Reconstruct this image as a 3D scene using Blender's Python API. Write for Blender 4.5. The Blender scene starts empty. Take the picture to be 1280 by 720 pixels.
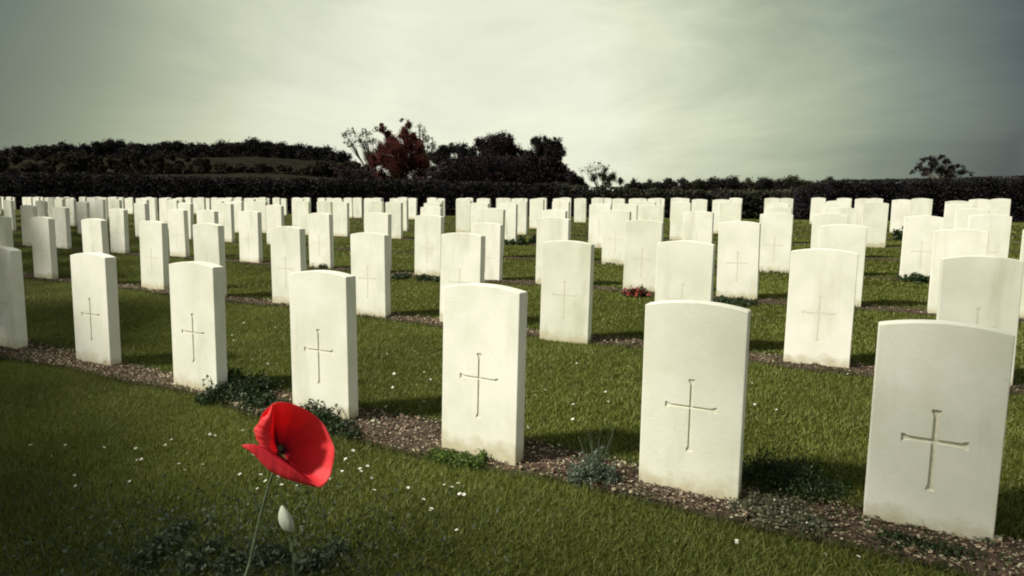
import bpy, bmesh, math, random
import numpy as np
from mathutils import Vector, Matrix
rng = np.random.default_rng(7); random.seed(7)
R_ = math.radians
scene = bpy.context.scene
COL = scene.collection

# ------------------------------------------------------------------ camera
FPX = 813.8
CY, CP, CR = -0.469467, 0.115190, 0.017934
EYE = Vector((0, 0, 1.2512))
f = Vector((math.sin(CY)*math.cos(CP), math.cos(CY)*math.cos(CP), -math.sin(CP)))
r0 = Vector((math.cos(CY), -math.sin(CY), 0)); u0 = r0.cross(f)
rt = r0*math.cos(CR) + u0*math.sin(CR)
up = -r0*math.sin(CR) + u0*math.cos(CR)
cd = bpy.data.cameras.new('camera'); cam = bpy.data.objects.new('camera', cd); COL.objects.link(cam)
cd.sensor_width = 36; cd.lens = FPX/1280*36; cd.clip_end = 3000; cd.clip_start = .05
cam.matrix_world = Matrix(((rt.x, up.x, -f.x, EYE.x), (rt.y, up.y, -f.y, EYE.y), (rt.z, up.z, -f.z, EYE.z), (0, 0, 0, 1)))
scene.camera = cam

def gz(x, y):
    """height of the lawn, a gentle rise that levels out"""
    x = np.clip(x, -34, 8); y = np.clip(y, -6, 25)
    q = np.where(y > 0, -1.12059871e-03*y*y, 0)
    return -5.82022941e-03*x + 7.51285251e-02*y - 1.18881847e-05*x*x + 5.45105159e-04*x*y + q
def ray(u, v): return f + rt*((u-640)/FPX) + up*((360-v)/FPX)
def W(u, v, D): return EYE + ray(u, v)*D
def G(u, v):
    d = ray(u, v); t = 2.0
    for _ in range(60):
        p = EYE + d*t
        t += (p.z-float(gz(p.x, p.y)))*.8/max(.05, -d.z+.08)*.7
    p = EYE + d*t
    return Vector((p.x, p.y, float(gz(p.x, p.y))))

# ------------------------------------------------------------------ helpers
def tag(o, label=None, cat=None, group=None, kind=None):
    if label: o['label'] = label
    if cat: o['category'] = cat
    if group: o['group'] = group
    if kind: o['kind'] = kind
    return o
def link(name, me, mat=None, parent=None, smooth=False):
    o = bpy.data.objects.new(name, me); COL.objects.link(o)
    if mat and not me.materials: me.materials.append(mat)
    if parent: o.parent = parent
    if smooth: me.polygons.foreach_set('use_smooth', [True]*len(me.polygons))
    return o
def empty(name, loc, rz=0):
    o = bpy.data.objects.new(name, None); COL.objects.link(o)
    o.location = loc; o.rotation_euler = (0, 0, rz); o.empty_display_size = .1
    return o
def npmesh(name, V, F, mi=None):
    """V (n,3), F (m,k) -> mesh"""
    me = bpy.data.meshes.new(name); V = np.ascontiguousarray(V, dtype=np.float32); F = np.asarray(F, dtype=np.int32)
    me.vertices.add(len(V)); me.vertices.foreach_set('co', V.ravel())
    m, k = F.shape
    me.loops.add(m*k); me.loops.foreach_set('vertex_index', F.ravel())
    me.polygons.add(m); me.polygons.foreach_set('loop_start', np.arange(m, dtype=np.int32)*k)
    me.polygons.foreach_set('loop_total', np.full(m, k, dtype=np.int32))
    if mi is not None: me.polygons.foreach_set('material_index', np.asarray(mi, dtype=np.int32))
    me.update(calc_edges=True); me.validate()
    return me

# ------------------------------------------------------------------ materials
def mat(name):
    m = bpy.data.materials.new(name); m.use_nodes = True
    return m, m.node_tree.nodes, m.node_tree.links, m.node_tree.nodes['Principled BSDF']
def noise(n, l, scale, detail=4, rough=.6, coord='Object', dist=0, sc=None):
    tc = n.new('ShaderNodeTexCoord'); t = n.new('ShaderNodeTexNoise')
    t.inputs['Scale'].default_value = scale; t.inputs['Detail'].default_value = detail; t.inputs['Roughness'].default_value = rough
    t.inputs['Distortion'].default_value = dist
    if sc:
        mp = n.new('ShaderNodeMapping'); mp.inputs['Scale'].default_value = sc
        l.new(tc.outputs[coord], mp.inputs[0]); l.new(mp.outputs[0], t.inputs['Vector'])
    else: l.new(tc.outputs[coord], t.inputs['Vector'])
    return t
def ramp(n, l, src, stops):
    r = n.new('ShaderNodeValToRGB'); cr = r.color_ramp
    while len(cr.elements) < len(stops): cr.elements.new(.5)
    for e, (p, c) in zip(cr.elements, stops): e.position = p; e.color = (*c, 1)
    l.new(src, r.inputs[0]); return r
def mixc(n, l, fac, a, b, mode='MIX'):
    m = n.new('ShaderNodeMix'); m.data_type = 'RGBA'; m.blend_type = mode
    for sock, v in ((m.inputs[0], fac), (m.inputs[6], a), (m.inputs[7], b)):
        if hasattr(v, 'is_output'): l.new(v, sock)
        elif isinstance(v, tuple): sock.default_value = (*v, 1)
        else: sock.default_value = v
    return m.outputs[2]
def leafmat(name, cols, trans=.25, rough=.6, island=True, spec=.25):
    m, n, l, b = mat(name)
    g = n.new('ShaderNodeNewGeometry')
    r = ramp(n, l, g.outputs['Random Per Island'], [(i/(len(cols)-1), c) for i, c in enumerate(cols)])
    nz = noise(n, l, .9, 3)
    rr = ramp(n, l, nz.outputs['Fac'], [(.3, (.65, .65, .65)), (.7, (1.25, 1.25, 1.2))])
    c = mixc(n, l, 1.0, r.outputs[0], rr.outputs[0], 'MULTIPLY')
    l.new(c, b.inputs['Base Color']); b.inputs['Roughness'].default_value = rough
    b.inputs['Specular IOR Level'].default_value = spec
    if trans:
        t = n.new('ShaderNodeBsdfTranslucent'); l.new(c, t.inputs[0])
        mx = n.new('ShaderNodeMixShader'); mx.inputs[0].default_value = trans
        l.new(b.outputs[0], mx.inputs[1]); l.new(t.outputs[0], mx.inputs[2]); l.new(mx.outputs[0], n['Material Output'].inputs[0])
    return m

def stone_mat():
    m, n, l, b = mat('white_limestone')
    oi = n.new('ShaderNodeObjectInfo')
    tc = n.new('ShaderNodeTexCoord')
    add = n.new('ShaderNodeVectorMath'); add.operation = 'ADD'
    sc = n.new('ShaderNodeVectorMath'); sc.operation = 'SCALE'
    cx = n.new('ShaderNodeCombineXYZ')
    for k in range(3): l.new(oi.outputs['Random'], cx.inputs[k])
    l.new(cx.outputs[0], sc.inputs[0]); sc.inputs['Scale'].default_value = 40
    l.new(tc.outputs['Object'], add.inputs[0]); l.new(sc.outputs[0], add.inputs[1])
    def nz(s, d, stretch=None):
        t = n.new('ShaderNodeTexNoise'); t.inputs['Scale'].default_value = s; t.inputs['Detail'].default_value = d; t.inputs['Roughness'].default_value = .62
        if stretch:
            mp = n.new('ShaderNodeMapping'); mp.inputs['Scale'].default_value = stretch; l.new(add.outputs[0], mp.inputs[0]); l.new(mp.outputs[0], t.inputs['Vector'])
        else: l.new(add.outputs[0], t.inputs['Vector'])
        return t
    tint = ramp(n, l, oi.outputs['Random'], [(0, (.72, .72, .61)), (.5, (.79, .78, .69)), (1, (.81, .79, .71))])
    a = nz(3.2, 6); ra = ramp(n, l, a.outputs['Fac'], [(.34, (.86, .875, .82)), (.62, (1, 1, 1))])
    c = mixc(n, l, 1., tint.outputs[0], ra.outputs[0], 'MULTIPLY')
    s = nz(5, 5, (1, 1, .18)); rs = ramp(n, l, s.outputs['Fac'], [(.54, (1, 1, 1)), (.76, (.74, .75, .67))])
    c = mixc(n, l, .8, c, rs.outputs[0], 'MULTIPLY')
    p = nz(60, 3); rp = ramp(n, l, p.outputs['Fac'], [(.68, (1, 1, 1)), (.78, (.62, .62, .56))])
    c = mixc(n, l, .6, c, rp.outputs[0], 'MULTIPLY')
    # algae and splashed soil towards the foot, broken by noise
    sep = n.new('ShaderNodeSeparateXYZ'); l.new(tc.outputs['Object'], sep.inputs[0])
    d = nz(14, 5); md = n.new('ShaderNodeMath'); md.operation = 'MULTIPLY_ADD'; l.new(d.outputs['Fac'], md.inputs[0]); md.inputs[1].default_value = .16
    l.new(sep.outputs[2], md.inputs[2])
    rd = ramp(n, l, md.outputs[0], [(.10, (1, 1, 1)), (.17, (0, 0, 0))])
    c = mixc(n, l, rd.outputs[0], c, (.50, .46, .32))
    l.new(c, b.inputs['Base Color']); b.inputs['Roughness'].default_value = .85; b.inputs['Specular IOR Level'].default_value = .2
    bp = n.new('ShaderNodeBump'); bp.inputs['Strength'].default_value = .25; bp.inputs['Distance'].default_value = .004
    l.new(nz(90, 5).outputs['Fac'], bp.inputs['Height']); l.new(bp.outputs[0], b.inputs['Normal'])
    return m
STONE = stone_mat()
def plain(name, col, rough=.7, var=.25, scale=20, bump=0):
    m, n, l, b = mat(name)
    t = noise(n, l, scale, 5); lo = tuple(c*(1-var) for c in col); hi = tuple(min(1, c*(1+var)) for c in col)
    r = ramp(n, l, t.outputs['Fac'], [(.3, lo), (.7, hi)]); l.new(r.outputs[0], b.inputs['Base Color']); b.inputs['Roughness'].default_value = rough
    b.inputs['Specular IOR Level'].default_value = .25 if rough < .9 else 0
    if bump:
        bp = n.new('ShaderNodeBump'); bp.inputs['Strength'].default_value = .6; bp.inputs['Distance'].default_value = bump
        l.new(t.outputs['Fac'], bp.inputs['Height']); l.new(bp.outputs[0], b.inputs['Normal'])
    return m
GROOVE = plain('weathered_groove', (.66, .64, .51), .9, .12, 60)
# lawn soil
m, n, l, b = mat('lawn_earth')
t1 = noise(n, l, 1.3, 6); t2 = noise(n, l, 30, 4)
c1 = ramp(n, l, t1.outputs['Fac'], [(.3, (.030, .036, .008)), (.7, (.058, .064, .014))])
c2 = ramp(n, l, t2.outputs['Fac'], [(.35, (.55, .55, .5)), (.7, (1.3, 1.3, 1.2))])
l.new(mixc(n, l, 1., c1.outputs[0], c2.outputs[0], 'MULTIPLY'), b.inputs['Base Color']); b.inputs['Roughness'].default_value = 1; b.inputs['Specular IOR Level'].default_value = 0
LAWN = m
BED = plain('bed_soil', (.060, .045, .033), 1, .5, 25, .01)
GRASS = leafmat('grass_blades', [(.078, .104, .018), (.135, .168, .030), (.185, .208, .046), (.24, .235, .09)], .3, .55)
LITTER = leafmat('leaf_litter', [(.05, .028, .02), (.14, .085, .058), (.21, .155, .105), (.29, .24, .165), (.46, .42, .31)], 0, .9, spec=.1)

# ------------------------------------------------------------------ world and sun
A_, EL = R_(40), R_(42)
tosun = Vector((-math.cos(A_)*math.cos(EL), -math.sin(A_)*math.cos(EL), math.sin(EL)))
w = bpy.data.worlds.new('World'); scene.world = w; w.use_nodes = True
n, l = w.node_tree.nodes, w.node_tree.links
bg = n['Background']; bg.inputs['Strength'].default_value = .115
sky = n.new('ShaderNodeTexSky'); sky.sky_type = 'NISHITA'; sky.sun_disc = False
sky.sun_elevation = EL; sky.sun_rotation = math.atan2(tosun.x, tosun.y); sky.dust_density = 4; sky.air_density = 1.5
tc = n.new('ShaderNodeTexCoord')
mp = n.new('ShaderNodeMapping'); mp.inputs['Scale'].default_value = (1.2, 1.2, 4.6); mp.inputs['Rotation'].default_value = (0, R_(6), R_(20))
l.new(tc.outputs['Generated'], mp.inputs[0])
nz = n.new('ShaderNodeTexNoise'); nz.inputs['Scale'].default_value = 1.5; nz.inputs['Detail'].default_value = 9; nz.inputs['Roughness'].default_value = .62; nz.inputs['Distortion'].default_value = .5
l.new(mp.outputs[0], nz.inputs['Vector'])
# cloud sheet with lens darkening put into its colour: bright centre, dark sides
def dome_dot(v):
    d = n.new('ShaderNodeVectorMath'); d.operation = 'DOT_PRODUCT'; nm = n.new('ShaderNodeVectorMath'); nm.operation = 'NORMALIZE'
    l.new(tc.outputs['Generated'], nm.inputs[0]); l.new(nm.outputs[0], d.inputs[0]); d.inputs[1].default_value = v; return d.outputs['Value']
SKYR = [(0, (2.4, 2.5, 2.2)), (.55, (1.7, 1.8, 1.6)), (.765, (.50, .60, .60)), (.85, (1.35, 1.62, 1.28)), (.92, (2.7, 3.0, 2.15)), (.98, (4.5, 4.65, 3.45)), (1.0, (5.1, 5.2, 4.15))]  # low stops brighten the unseen sky behind the camera as added fill
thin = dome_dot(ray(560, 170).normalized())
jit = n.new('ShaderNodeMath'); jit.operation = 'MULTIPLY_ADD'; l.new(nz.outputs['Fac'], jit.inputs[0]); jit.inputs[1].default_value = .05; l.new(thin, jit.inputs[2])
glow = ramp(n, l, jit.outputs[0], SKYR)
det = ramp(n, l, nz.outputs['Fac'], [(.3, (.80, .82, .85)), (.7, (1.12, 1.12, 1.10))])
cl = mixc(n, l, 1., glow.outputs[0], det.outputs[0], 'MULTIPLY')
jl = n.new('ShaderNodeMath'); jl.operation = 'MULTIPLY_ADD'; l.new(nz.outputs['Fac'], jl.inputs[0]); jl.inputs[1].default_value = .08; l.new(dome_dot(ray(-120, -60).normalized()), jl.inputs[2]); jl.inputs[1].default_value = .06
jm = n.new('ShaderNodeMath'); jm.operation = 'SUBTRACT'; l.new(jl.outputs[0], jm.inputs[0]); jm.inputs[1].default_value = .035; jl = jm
thick = ramp(n, l, jl.outputs[0], [(.86, (1, 1, 1)), (.93, (.88, .88, .87)), (.965, (.72, .73, .72)), (.988, (.5, .52, .53)), (1., (.42, .45, .47))])  # upper-left corner darkening, like lens falloff, put into the sky colour
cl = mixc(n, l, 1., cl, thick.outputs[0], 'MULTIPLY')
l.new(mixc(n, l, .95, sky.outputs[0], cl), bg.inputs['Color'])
sd = bpy.data.lights.new('sun', 'SUN'); sd.energy = 4.4; sd.angle = R_(5); sd.color = (1, .96, .84)
so = bpy.data.objects.new('sun', sd); COL.objects.link(so); so.rotation_euler = tosun.to_track_quat('Z', 'Y').to_euler()
vs = scene.view_settings; vs.view_transform = 'Standard'; vs.look = 'None'; vs.gamma = 1; vs.use_curve_mapping = False
vs.exposure = 0.56

# ------------------------------------------------------------------ ground
def axis(lo, a, b_, hi, st):
    inner = np.arange(a, b_+1e-6, st); o1 = []; s = st; p = a
    while p > lo: s *= 1.35; p -= s; o1.append(p)
    o2 = []; s = st; p = inner[-1]
    while p < hi: s *= 1.35; p += s; o2.append(p)
    return np.concatenate([o1[::-1], inner, o2])
xs = axis(-700, -36, 12, 500, .4); ys = axis(-120, -4, 30, 900, .4)
X, Y = np.meshgrid(xs, ys); Z = gz(X, Y) - .004
nx, ny = len(xs), len(ys)
idx = np.arange(nx*ny).reshape(ny, nx)
F = np.stack([idx[:-1, :-1], idx[:-1, 1:], idx[1:, 1:], idx[1:, :-1]], -1).reshape(-1, 4)
g = link('ground', npmesh('ground', np.stack([X, Y, Z], -1).reshape(-1, 3), F), LAWN, smooth=True)
tag(g, 'mown green lawn of the cemetery', kind='structure')

# ------------------------------------------------------------------ headstone prototype
SW, SH, ST, RISE = .38, .729, .073, .022
def stone_profile(nseg=18):
    pts = [(-SW/2, -.12), (SW/2, -.12), (SW/2, SH)]
    Rr = (SW*SW/4+RISE*RISE)/(2*RISE); cz = SH+RISE-Rr; a = math.asin(SW/2/Rr)
    for k in range(1, nseg): th = a-2*a*k/nseg; pts.append((Rr*math.sin(th), cz+Rr*math.cos(th)))
    pts.append((-SW/2, SH)); return pts
def prism(name, pts, y0, y1, taper=0):
    bm = bmesh.new(); cx = sum(p[0] for p in pts)/len(pts); cz = sum(p[1] for p in pts)/len(pts)
    a = [bm.verts.new((p[0], y0, p[1])) for p in pts]
    b = [bm.verts.new((p[0], y1, p[1])) for p in pts]
    bm.faces.new(a); bm.faces.new(b[::-1]); k = len(pts)
    for i in range(k): bm.faces.new((a[i], b[i], b[(i+1) % k], a[(i+1) % k]))
    bmesh.ops.recalc_face_normals(bm, faces=bm.faces)
    me = bpy.data.meshes.new(name); bm.to_mesh(me); bm.free(); return me
def cross_outline(w, grow=0):
    """latin cross with small flared serifs, w = half line width"""
    w = w+grow; top, bot, arm, cy = .455+grow, .17-grow, .097+grow, .345; s = .006; t = .008
    ht = .012
    P = [(-w, cy-w), (-w, bot+ht+t), (-w-s, bot+t), (-w-s, bot), (w+s, bot), (w+s, bot+t), (w, bot+ht+t), (w, cy-w),
         (arm-ht-t, cy-w), (arm-t, cy-w-s), (arm, cy-w-s), (arm, cy+w+s), (arm-t, cy+w+s), (arm-ht-t, cy+w), (w, cy+w),
         (w, top-ht-t), (w+s, top-t), (w+s, top), (-w-s, top), (-w-s, top-t), (-w, top-ht-t), (-w, cy+w),
         (-arm+ht+t, cy+w), (-arm+t, cy+w+s), (-arm, cy+w+s), (-arm, cy-w-s), (-arm+t, cy-w-s), (-arm+ht+t, cy-w)]
    return P
def build_slab(hw, dep):
    me = prism('slab', stone_profile(), -ST/2, ST/2)
    o = bpy.data.objects.new('tmp', me); COL.objects.link(o)
    bv = o.modifiers.new('b', 'BEVEL'); bv.width = .0035; bv.segments = 2; bv.limit_method = 'ANGLE'; bv.angle_limit = R_(40)
    cut = None
    if hw:
        cut = bpy.data.objects.new('cut', prism('cut', cross_outline(hw), -ST/2-.02, -ST/2+dep)); COL.objects.link(cut)
        bo = o.modifiers.new('c', 'BOOLEAN'); bo.operation = 'DIFFERENCE'; bo.object = cut; bo.solver = 'EXACT'
    dg = bpy.context.evaluated_depsgraph_get(); dg.update()
    res = bpy.data.meshes.new_from_object(o.evaluated_get(dg)); res.name = 'slab'
    bpy.data.objects.remove(o)
    if cut: bpy.data.objects.remove(cut)
    res.materials.clear(); res.materials.append(STONE)
    return res
VAR = {}
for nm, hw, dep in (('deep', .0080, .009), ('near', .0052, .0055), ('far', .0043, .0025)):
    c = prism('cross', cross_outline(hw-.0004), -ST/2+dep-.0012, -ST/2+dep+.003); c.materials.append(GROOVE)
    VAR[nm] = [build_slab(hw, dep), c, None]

BASE_Y = 2.47
ROWY = [2.47, 4.48, 6.60, 8.66, 10.72, 12.78, 14.84, 16.90, 18.96, 21.02]
def x_at(u, y):
    """x on the row line y whose foot is seen in column u"""
    v = 300
    for _ in range(25):
        d = ray(u, v); x = d.x/d.y*y; z = float(gz(x, y))+.4
        v = 360-FPX*((Vector((x, y, z))-EYE).dot(up)/(Vector((x, y, z))-EYE).dot(f))
    return x
stones = {k: [] for k in range(1, 11)}
stones[1] = [(0.129, 2.558, -0.022), (-0.667, 2.463, 0.003), (-1.554, 2.384, 0.014), (-2.521, 2.448, 0.008), (-3.483, 2.454, -0.003), (-4.562, 2.511, -0.006), (-5.608, 2.482, -0.006)]
stones[2] = [(0.523, 4.485, -0.006), (-0.297, 4.485, -0.005), (-1.152, 4.478, 0.016), (-1.985, 4.387, -0.001), (-2.957, 4.503, 0.007), (-3.844, 4.444, -0.005), (-4.879, 4.509, 0.008), (-5.936, 4.477, 0.0), (-6.893, 4.523, 0.011), (-7.861, 4.478, 0.01), (-8.877, 4.456, 0.008), (-9.86, 4.48, .0)]
US = {3: [1275, 1165, 1022, 898, 780, 670, 589, 518, 455, 386, 299, 247, 211, 137, 66.6, 27],
      4: [1208, 1128, 1014, 948, 853, 753, 676, 600, 525, 333, 272, 222, 168, 96, 44, 5]}
def wpx(u, y):
    x = x_at(u, y); d = Vector((x, y, 1.3))-EYE; a = 640+FPX*d.dot(rt)/d.dot(f); d = d+Vector((SW, 0, 0)); return 640+FPX*d.dot(rt)/d.dot(f)-a
def free(u, r):
    x = x_at(u, ROWY[r-1]); return all(abs(x-x_at(q, ROWY[r-1])) > .43 for q in US.get(r, []))
def fill(segs, rws):
    for a, b in segs:
        u = a
        while b-u > 2.5:
            c = [(r, wpx(u, ROWY[r-1])) for r in rws]; fit = [q for q in c if q[1] <= b-u+1.2 and free(u, q[0])]
            if fit: r, w_ = fit[int(rng.integers(0, len(fit)))]; US.setdefault(r, []).append(u); u += w_+rng.uniform(-.8, .4)
            else:
                c = [q for q in c if free(b-q[1], q[0])]
                if c: r, w_ = min(c, key=lambda q: q[1]); US.setdefault(r, []).append(b-w_)
                break
fill([(60, 92), (110, 133), (137, 150), (172, 193), (199, 228), (264, 302), (305, 333), (365, 386), (397, 434), (455, 478), (482, 509), (530, 553), (570, 610), (622, 658), (690, 710), (736, 763), (768, 829), (838, 862), (900, 926), (957, 989), (1030, 1072), (1077, 1109), (1180, 1236)], [5, 6])
fill([(-6, 4), (8, 18), (28, 56), (57, 92), (99, 114), (119, 133), (135, 142), (147, 166), (170, 196), (200, 227), (231, 262), (264, 302), (305, 336), (341, 357), (365, 387), (397, 426), (430, 452), (455, 478), (487, 521), (534, 555), (570, 591), (596, 611), (620, 638), (639, 659), (662, 683), (691, 713), (718, 732), (739, 764), (765, 781), (786, 808), (809, 830), (838, 862), (864, 883), (890, 927), (955, 993), (1013, 1064), (1068, 1103), (1114, 1165), (1180, 1237), (1238, 1263)], [7, 8, 9, 10])
print('row counts', {r: len(v) for r, v in US.items()})
for r in US: US[r] = sorted(US[r])
DZ = {(3, 589): -.07, (3, 1165): .0}
for r, L in US.items():
    for u in L:
        y = ROWY[r-1]+rng.normal(0, .03)
        stones[r].append((x_at(u, y), y, float(np.clip(rng.normal(0, .008), -.015, .015))+DZ.get((r, u), 0)))
ORD = ['first', 'second', 'third', 'fourth', 'fifth', 'sixth', 'seventh', 'eighth', 'ninth', 'tenth', 'eleventh', 'twelfth', 'thirteenth', 'fourteenth', 'fifteenth', 'sixteenth', 'seventeenth', 'eighteenth', 'nineteenth', 'twentieth', 'twenty-first', 'twenty-second', 'twenty-third', 'twenty-fourth', 'twenty-fifth', 'twenty-sixth']
def ordinal(i, nn):
    if nn-1-i < i and i < nn-1: return ORD[nn-1-i]+' from the right'
    return 'leftmost' if i == 0 else ('rightmost' if i == nn-1 else ORD[i]+' from the left')
L1 = ['large white headstone nearest the camera at right, deep carved cross, faint stains near its top',
      'white headstone between the grey-green tufted plant and the weeds, second from right in front row',
      'white headstone with bright green low plants at its left foot, centre of the front row',
      'white headstone standing right behind the red poppy',
      'white headstone with a grey shaded side, just left of the red poppy in front row',
      'narrow-looking white headstone, second from the left in the front row',
      'dim grey headstone cut by the left edge of the photo, front row']
L2 = ['headstone seen over the top of the nearest large one, cross partly hidden, second row',
      'white headstone standing clear between the two rightmost front headstones, second row',
      'white headstone whose foot is hidden by the second front stone from right, second row',
      'white headstone standing clear right of the central front stone, second row',
      'white headstone half hidden behind the top left of the central front stone, second row']
stone_objs = []
def make_stone(x, y, z, row, label, group):
    hs = 1+float(np.clip(rng.normal(0, .006), -.012, .012))
    base = Vector((x+SW/2, y+ST/2, float(gz(x+SW/2, y))+z))
    rot = (rng.normal(0, .009), rng.normal(0, .007), rng.normal(0, .02))
    var = VAR['deep' if 'nearest the camera' in label else ('near' if row <= 1 else 'far')]
    if row <= 4:
        if var[2] is None:
            t = empty('headstone', base); link('slab', var[0], None, t); link('carved_cross', var[1], None, t); var[2] = t
        else:
            t = var[2].copy(); COL.objects.link(t)
            for ch in var[2].children:
                q = ch.copy(); COL.objects.link(q); q.parent = t
    else:
        t = bpy.data.objects.new('headstone', var[0]); COL.objects.link(t)
    t.location = base; t.rotation_euler = rot; t.scale = (1, 1, hs)
    tag(t, label, 'headstone', group)
    stone_objs.append((t, row))
    return t
ROWN = {1: 'front', 2: 'second', 3: 'third', 4: 'fourth', 5: 'fifth', 6: 'sixth', 7: 'seventh', 8: 'eighth', 9: 'ninth', 10: 'tenth'}
for r in range(1, 11):
    L = sorted(stones[r], key=lambda s: -s[0]); nn = len(L)
    for i, (x, y, z) in enumerate(L):
        li = nn-1-i
        if r == 1: lab = L1[i]
        elif r == 2 and i < len(L2): lab = L2[i]
        elif r <= 3: lab = 'white headstone with faint carved cross, %s in the %s row' % (ordinal(li, nn), ROWN[r])
        elif r <= 5: lab = 'smaller pale headstone, %s in the %s row back' % (ordinal(li, nn), ROWN[r])
        else: lab = 'tiny distant headstone below the dark hedge, %s in the %s row back' % (ordinal(li, nn), ROWN[r])
        make_stone(x, y, z, r, lab, 'white headstones in the %s row' % ROWN[r])

# ------------------------------------------------------------------ planting beds
def bed_front(x, y): return y-np.where(np.asarray(y)<3, .155-.05*np.clip((-2.4-np.asarray(x))/1.0, 0, 1), np.where(np.asarray(y)<7, .075, .03))+.025*np.sin(x*2.1+y)+.015*np.sin(x*5.3)
def bed_back(x, y): return y+np.where(np.asarray(y)<3, .17, np.where(np.asarray(y)<7, .15, .11))+.03*np.sin(x*1.7+y*2)+.015*np.sin(x*4.1+1)
XL = {0: (-9, 3), 1: (-15, 4), 2: (-20, 5), 3: (-25, 5), 4: (-29, 6), 5: (-32, 6), 6: (-34, 7), 7: (-36, 7), 8: (-38, 8)}
for r in range(9):
    x = np.arange(XL[r][0], XL[r][1], .06 if r < 3 else .15); k = 10 if r < 3 else 5; yv = ROWY[r]
    t = np.linspace(0, 1, k)[:, None]
    Yb = bed_front(x, yv)[None]*(1-t)+bed_back(x, yv)[None]*t; Xb = np.repeat(x[None], k, 0)
    h = .014*np.sin(np.pi*t)+rng.normal(0, .005, Xb.shape)*(np.sin(np.pi*t) > .1)
    Zb = gz(Xb, Yb)+h+.001
    ii = np.arange(k*len(x)).reshape(k, -1)
    Fb = np.stack([ii[:-1, :-1], ii[:-1, 1:], ii[1:, 1:], ii[1:, :-1]], -1).reshape(-1, 4)
    o = link('planting_bed', npmesh('planting_bed', np.stack([Xb, Yb, Zb], -1).reshape(-1, 3), Fb), BED, smooth=True)
    tag(o, 'strip of bare soil under the %s row of headstones' % ROWN[r+1], kind='structure')

def in_bed(x, y):
    m = np.zeros(len(x), bool)
    for yv in ROWY[:9]: m |= (y > bed_front(x, yv)+.012) & (y < bed_back(x, yv)-.012)
    return m
def in_stone(x, y, pad=.0):
    m = np.zeros(len(x), bool)
    for rr in range(1, 11):
        for (sx, sy, sz) in stones[rr]:
            m |= (x > sx-pad) & (x < sx+SW+pad) & (y > sy-pad) & (y < sy+ST+pad)
    return m
def in_view(x, y, margin=320, D=None):
    d = np.stack([x, y, gz(x, y)-EYE.z], -1); z = d@np.array(f); u = 640+FPX*(d@np.array(rt))/np.maximum(z, .01); v = 360-FPX*(d@np.array(up))/np.maximum(z, .01)
    return (z > .3) & (u > -margin) & (u < 1280+margin) & (v < 720+2*margin)

# litter: flat chips and pebbles lying on the soil
def chips(n_, rows, smin, smax, seedx):
    vs_, fs_ = [], []
    tot = 0
    for r, cnt in rows:
        x = rng.uniform(XL[r][0], min(XL[r][1], 2.2+r*.6), cnt); tt = rng.beta(1.3, 1.3, cnt)
        y = bed_front(x, ROWY[r])*(1-tt)+bed_back(x, ROWY[r])*tt
        k = in_view(x, y) & ~in_stone(x, y); x, y = x[k], y[k]; c = len(x)
        s = rng.uniform(smin, smax, c)*(1+rng.exponential(.35, c))
        a = rng.uniform(0, 6.28, c); asp = rng.uniform(.5, 1, c)
        z = gz(x, y)+.014+rng.uniform(0, .008, c)
        tilt = rng.normal(0, .35, (c, 2))
        ring = []
        for q in range(5):
            th = a+q*1.2566+rng.normal(0, .2, c); rad = s*(.7+.3*rng.random(c))
            dx = np.cos(th)*rad; dy = np.sin(th)*rad*asp
            ring.append(np.stack([x+dx, y+dy, z+dx*tilt[:, 0]+dy*tilt[:, 1]], -1))
        top = np.stack([x, y, z+s*rng.uniform(.15, .7, c)], -1)
        V = np.stack(ring+[top], 1)
        b0 = (np.arange(c)*6)[:, None]+tot
        F_ = np.concatenate([b0+np.array([[q, (q+1) % 5, 5]]) for q in range(5)], 0)
        vs_.append(V.reshape(-1, 3)); fs_.append(F_); tot += 6*c
    return np.concatenate(vs_), np.concatenate(fs_)
V, F = chips(0, [(0, 19000), (1, 12000), (2, 5000)], .0022, .0068, 1)
tag(link('leaf_litter', npmesh('leaf_litter', V, F), LITTER), 'brown leaf litter and pale chips lying on the soil of the beds', 'leaf litter', kind='stuff')

# ------------------------------------------------------------------ grass blades
def blades(x, y, h, wd, lean=.45, ang=None, zoff=0):
    c = len(x); a = rng.uniform(0, 2*np.pi, c) if ang is None else ang
    z = gz(x, y)+zoff; ca, sa = np.cos(a), np.sin(a)
    b = rng.uniform(0, 2*np.pi, c); ln = np.abs(rng.normal(0, lean, c))*h
    base = np.stack([x, y, z-.004], -1)
    side = np.stack([ca, sa, 0*ca], -1)*wd[:, None]
    tip = base+np.stack([np.cos(b)*ln, np.sin(b)*ln, h], -1)
    V = np.stack([base-side, base+side, tip], 1).reshape(-1, 3)
    return V
def scatter(cnt, x0, x1, y0, y1): return rng.uniform(x0, x1, cnt), rng.uniform(y0, y1, cnt)
parts = []
def add_band(y0, y1, x0, x1, dens, h0, wd0, lean=.5):
    cnt = int((x1-x0)*(y1-y0)*dens); x, y = scatter(cnt, x0, x1, y0, y1)
    grown = (np.sin(x*5.3+np.sin(y*9)*1.5)*np.sin(x*2.3+1+y*3) > .55) & (rng.random(cnt) < .45)
    k = in_view(x, y) & (~in_bed(x, y) | grown); x, y = x[k], y[k]
    k = ~in_stone(x, y) if y0 < 8 else np.ones(len(x), bool); x, y = x[k], y[k]
    patch = .75+.5*(np.sin(x*3.1+1.3*np.sin(y*2.2))*np.sin(y*2.7+1.1*np.sin(x*1.9)))**2
    h = h0*patch*rng.uniform(.5, 1.3, len(x)); parts.append(blades(x, y, h, wd0*rng.uniform(.7, 1.3, len(x)), lean))
add_band(.7, 2.4, -5, 2.6, 29899, 0.024, .0019, .7)
add_band(2.4, 4.6, -9, 4.2, 11500, 0.023, .0026, .7)
add_band(4.6, 8.0, -17, 6.2, 3679, 0.022, .0042, .7)
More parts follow.
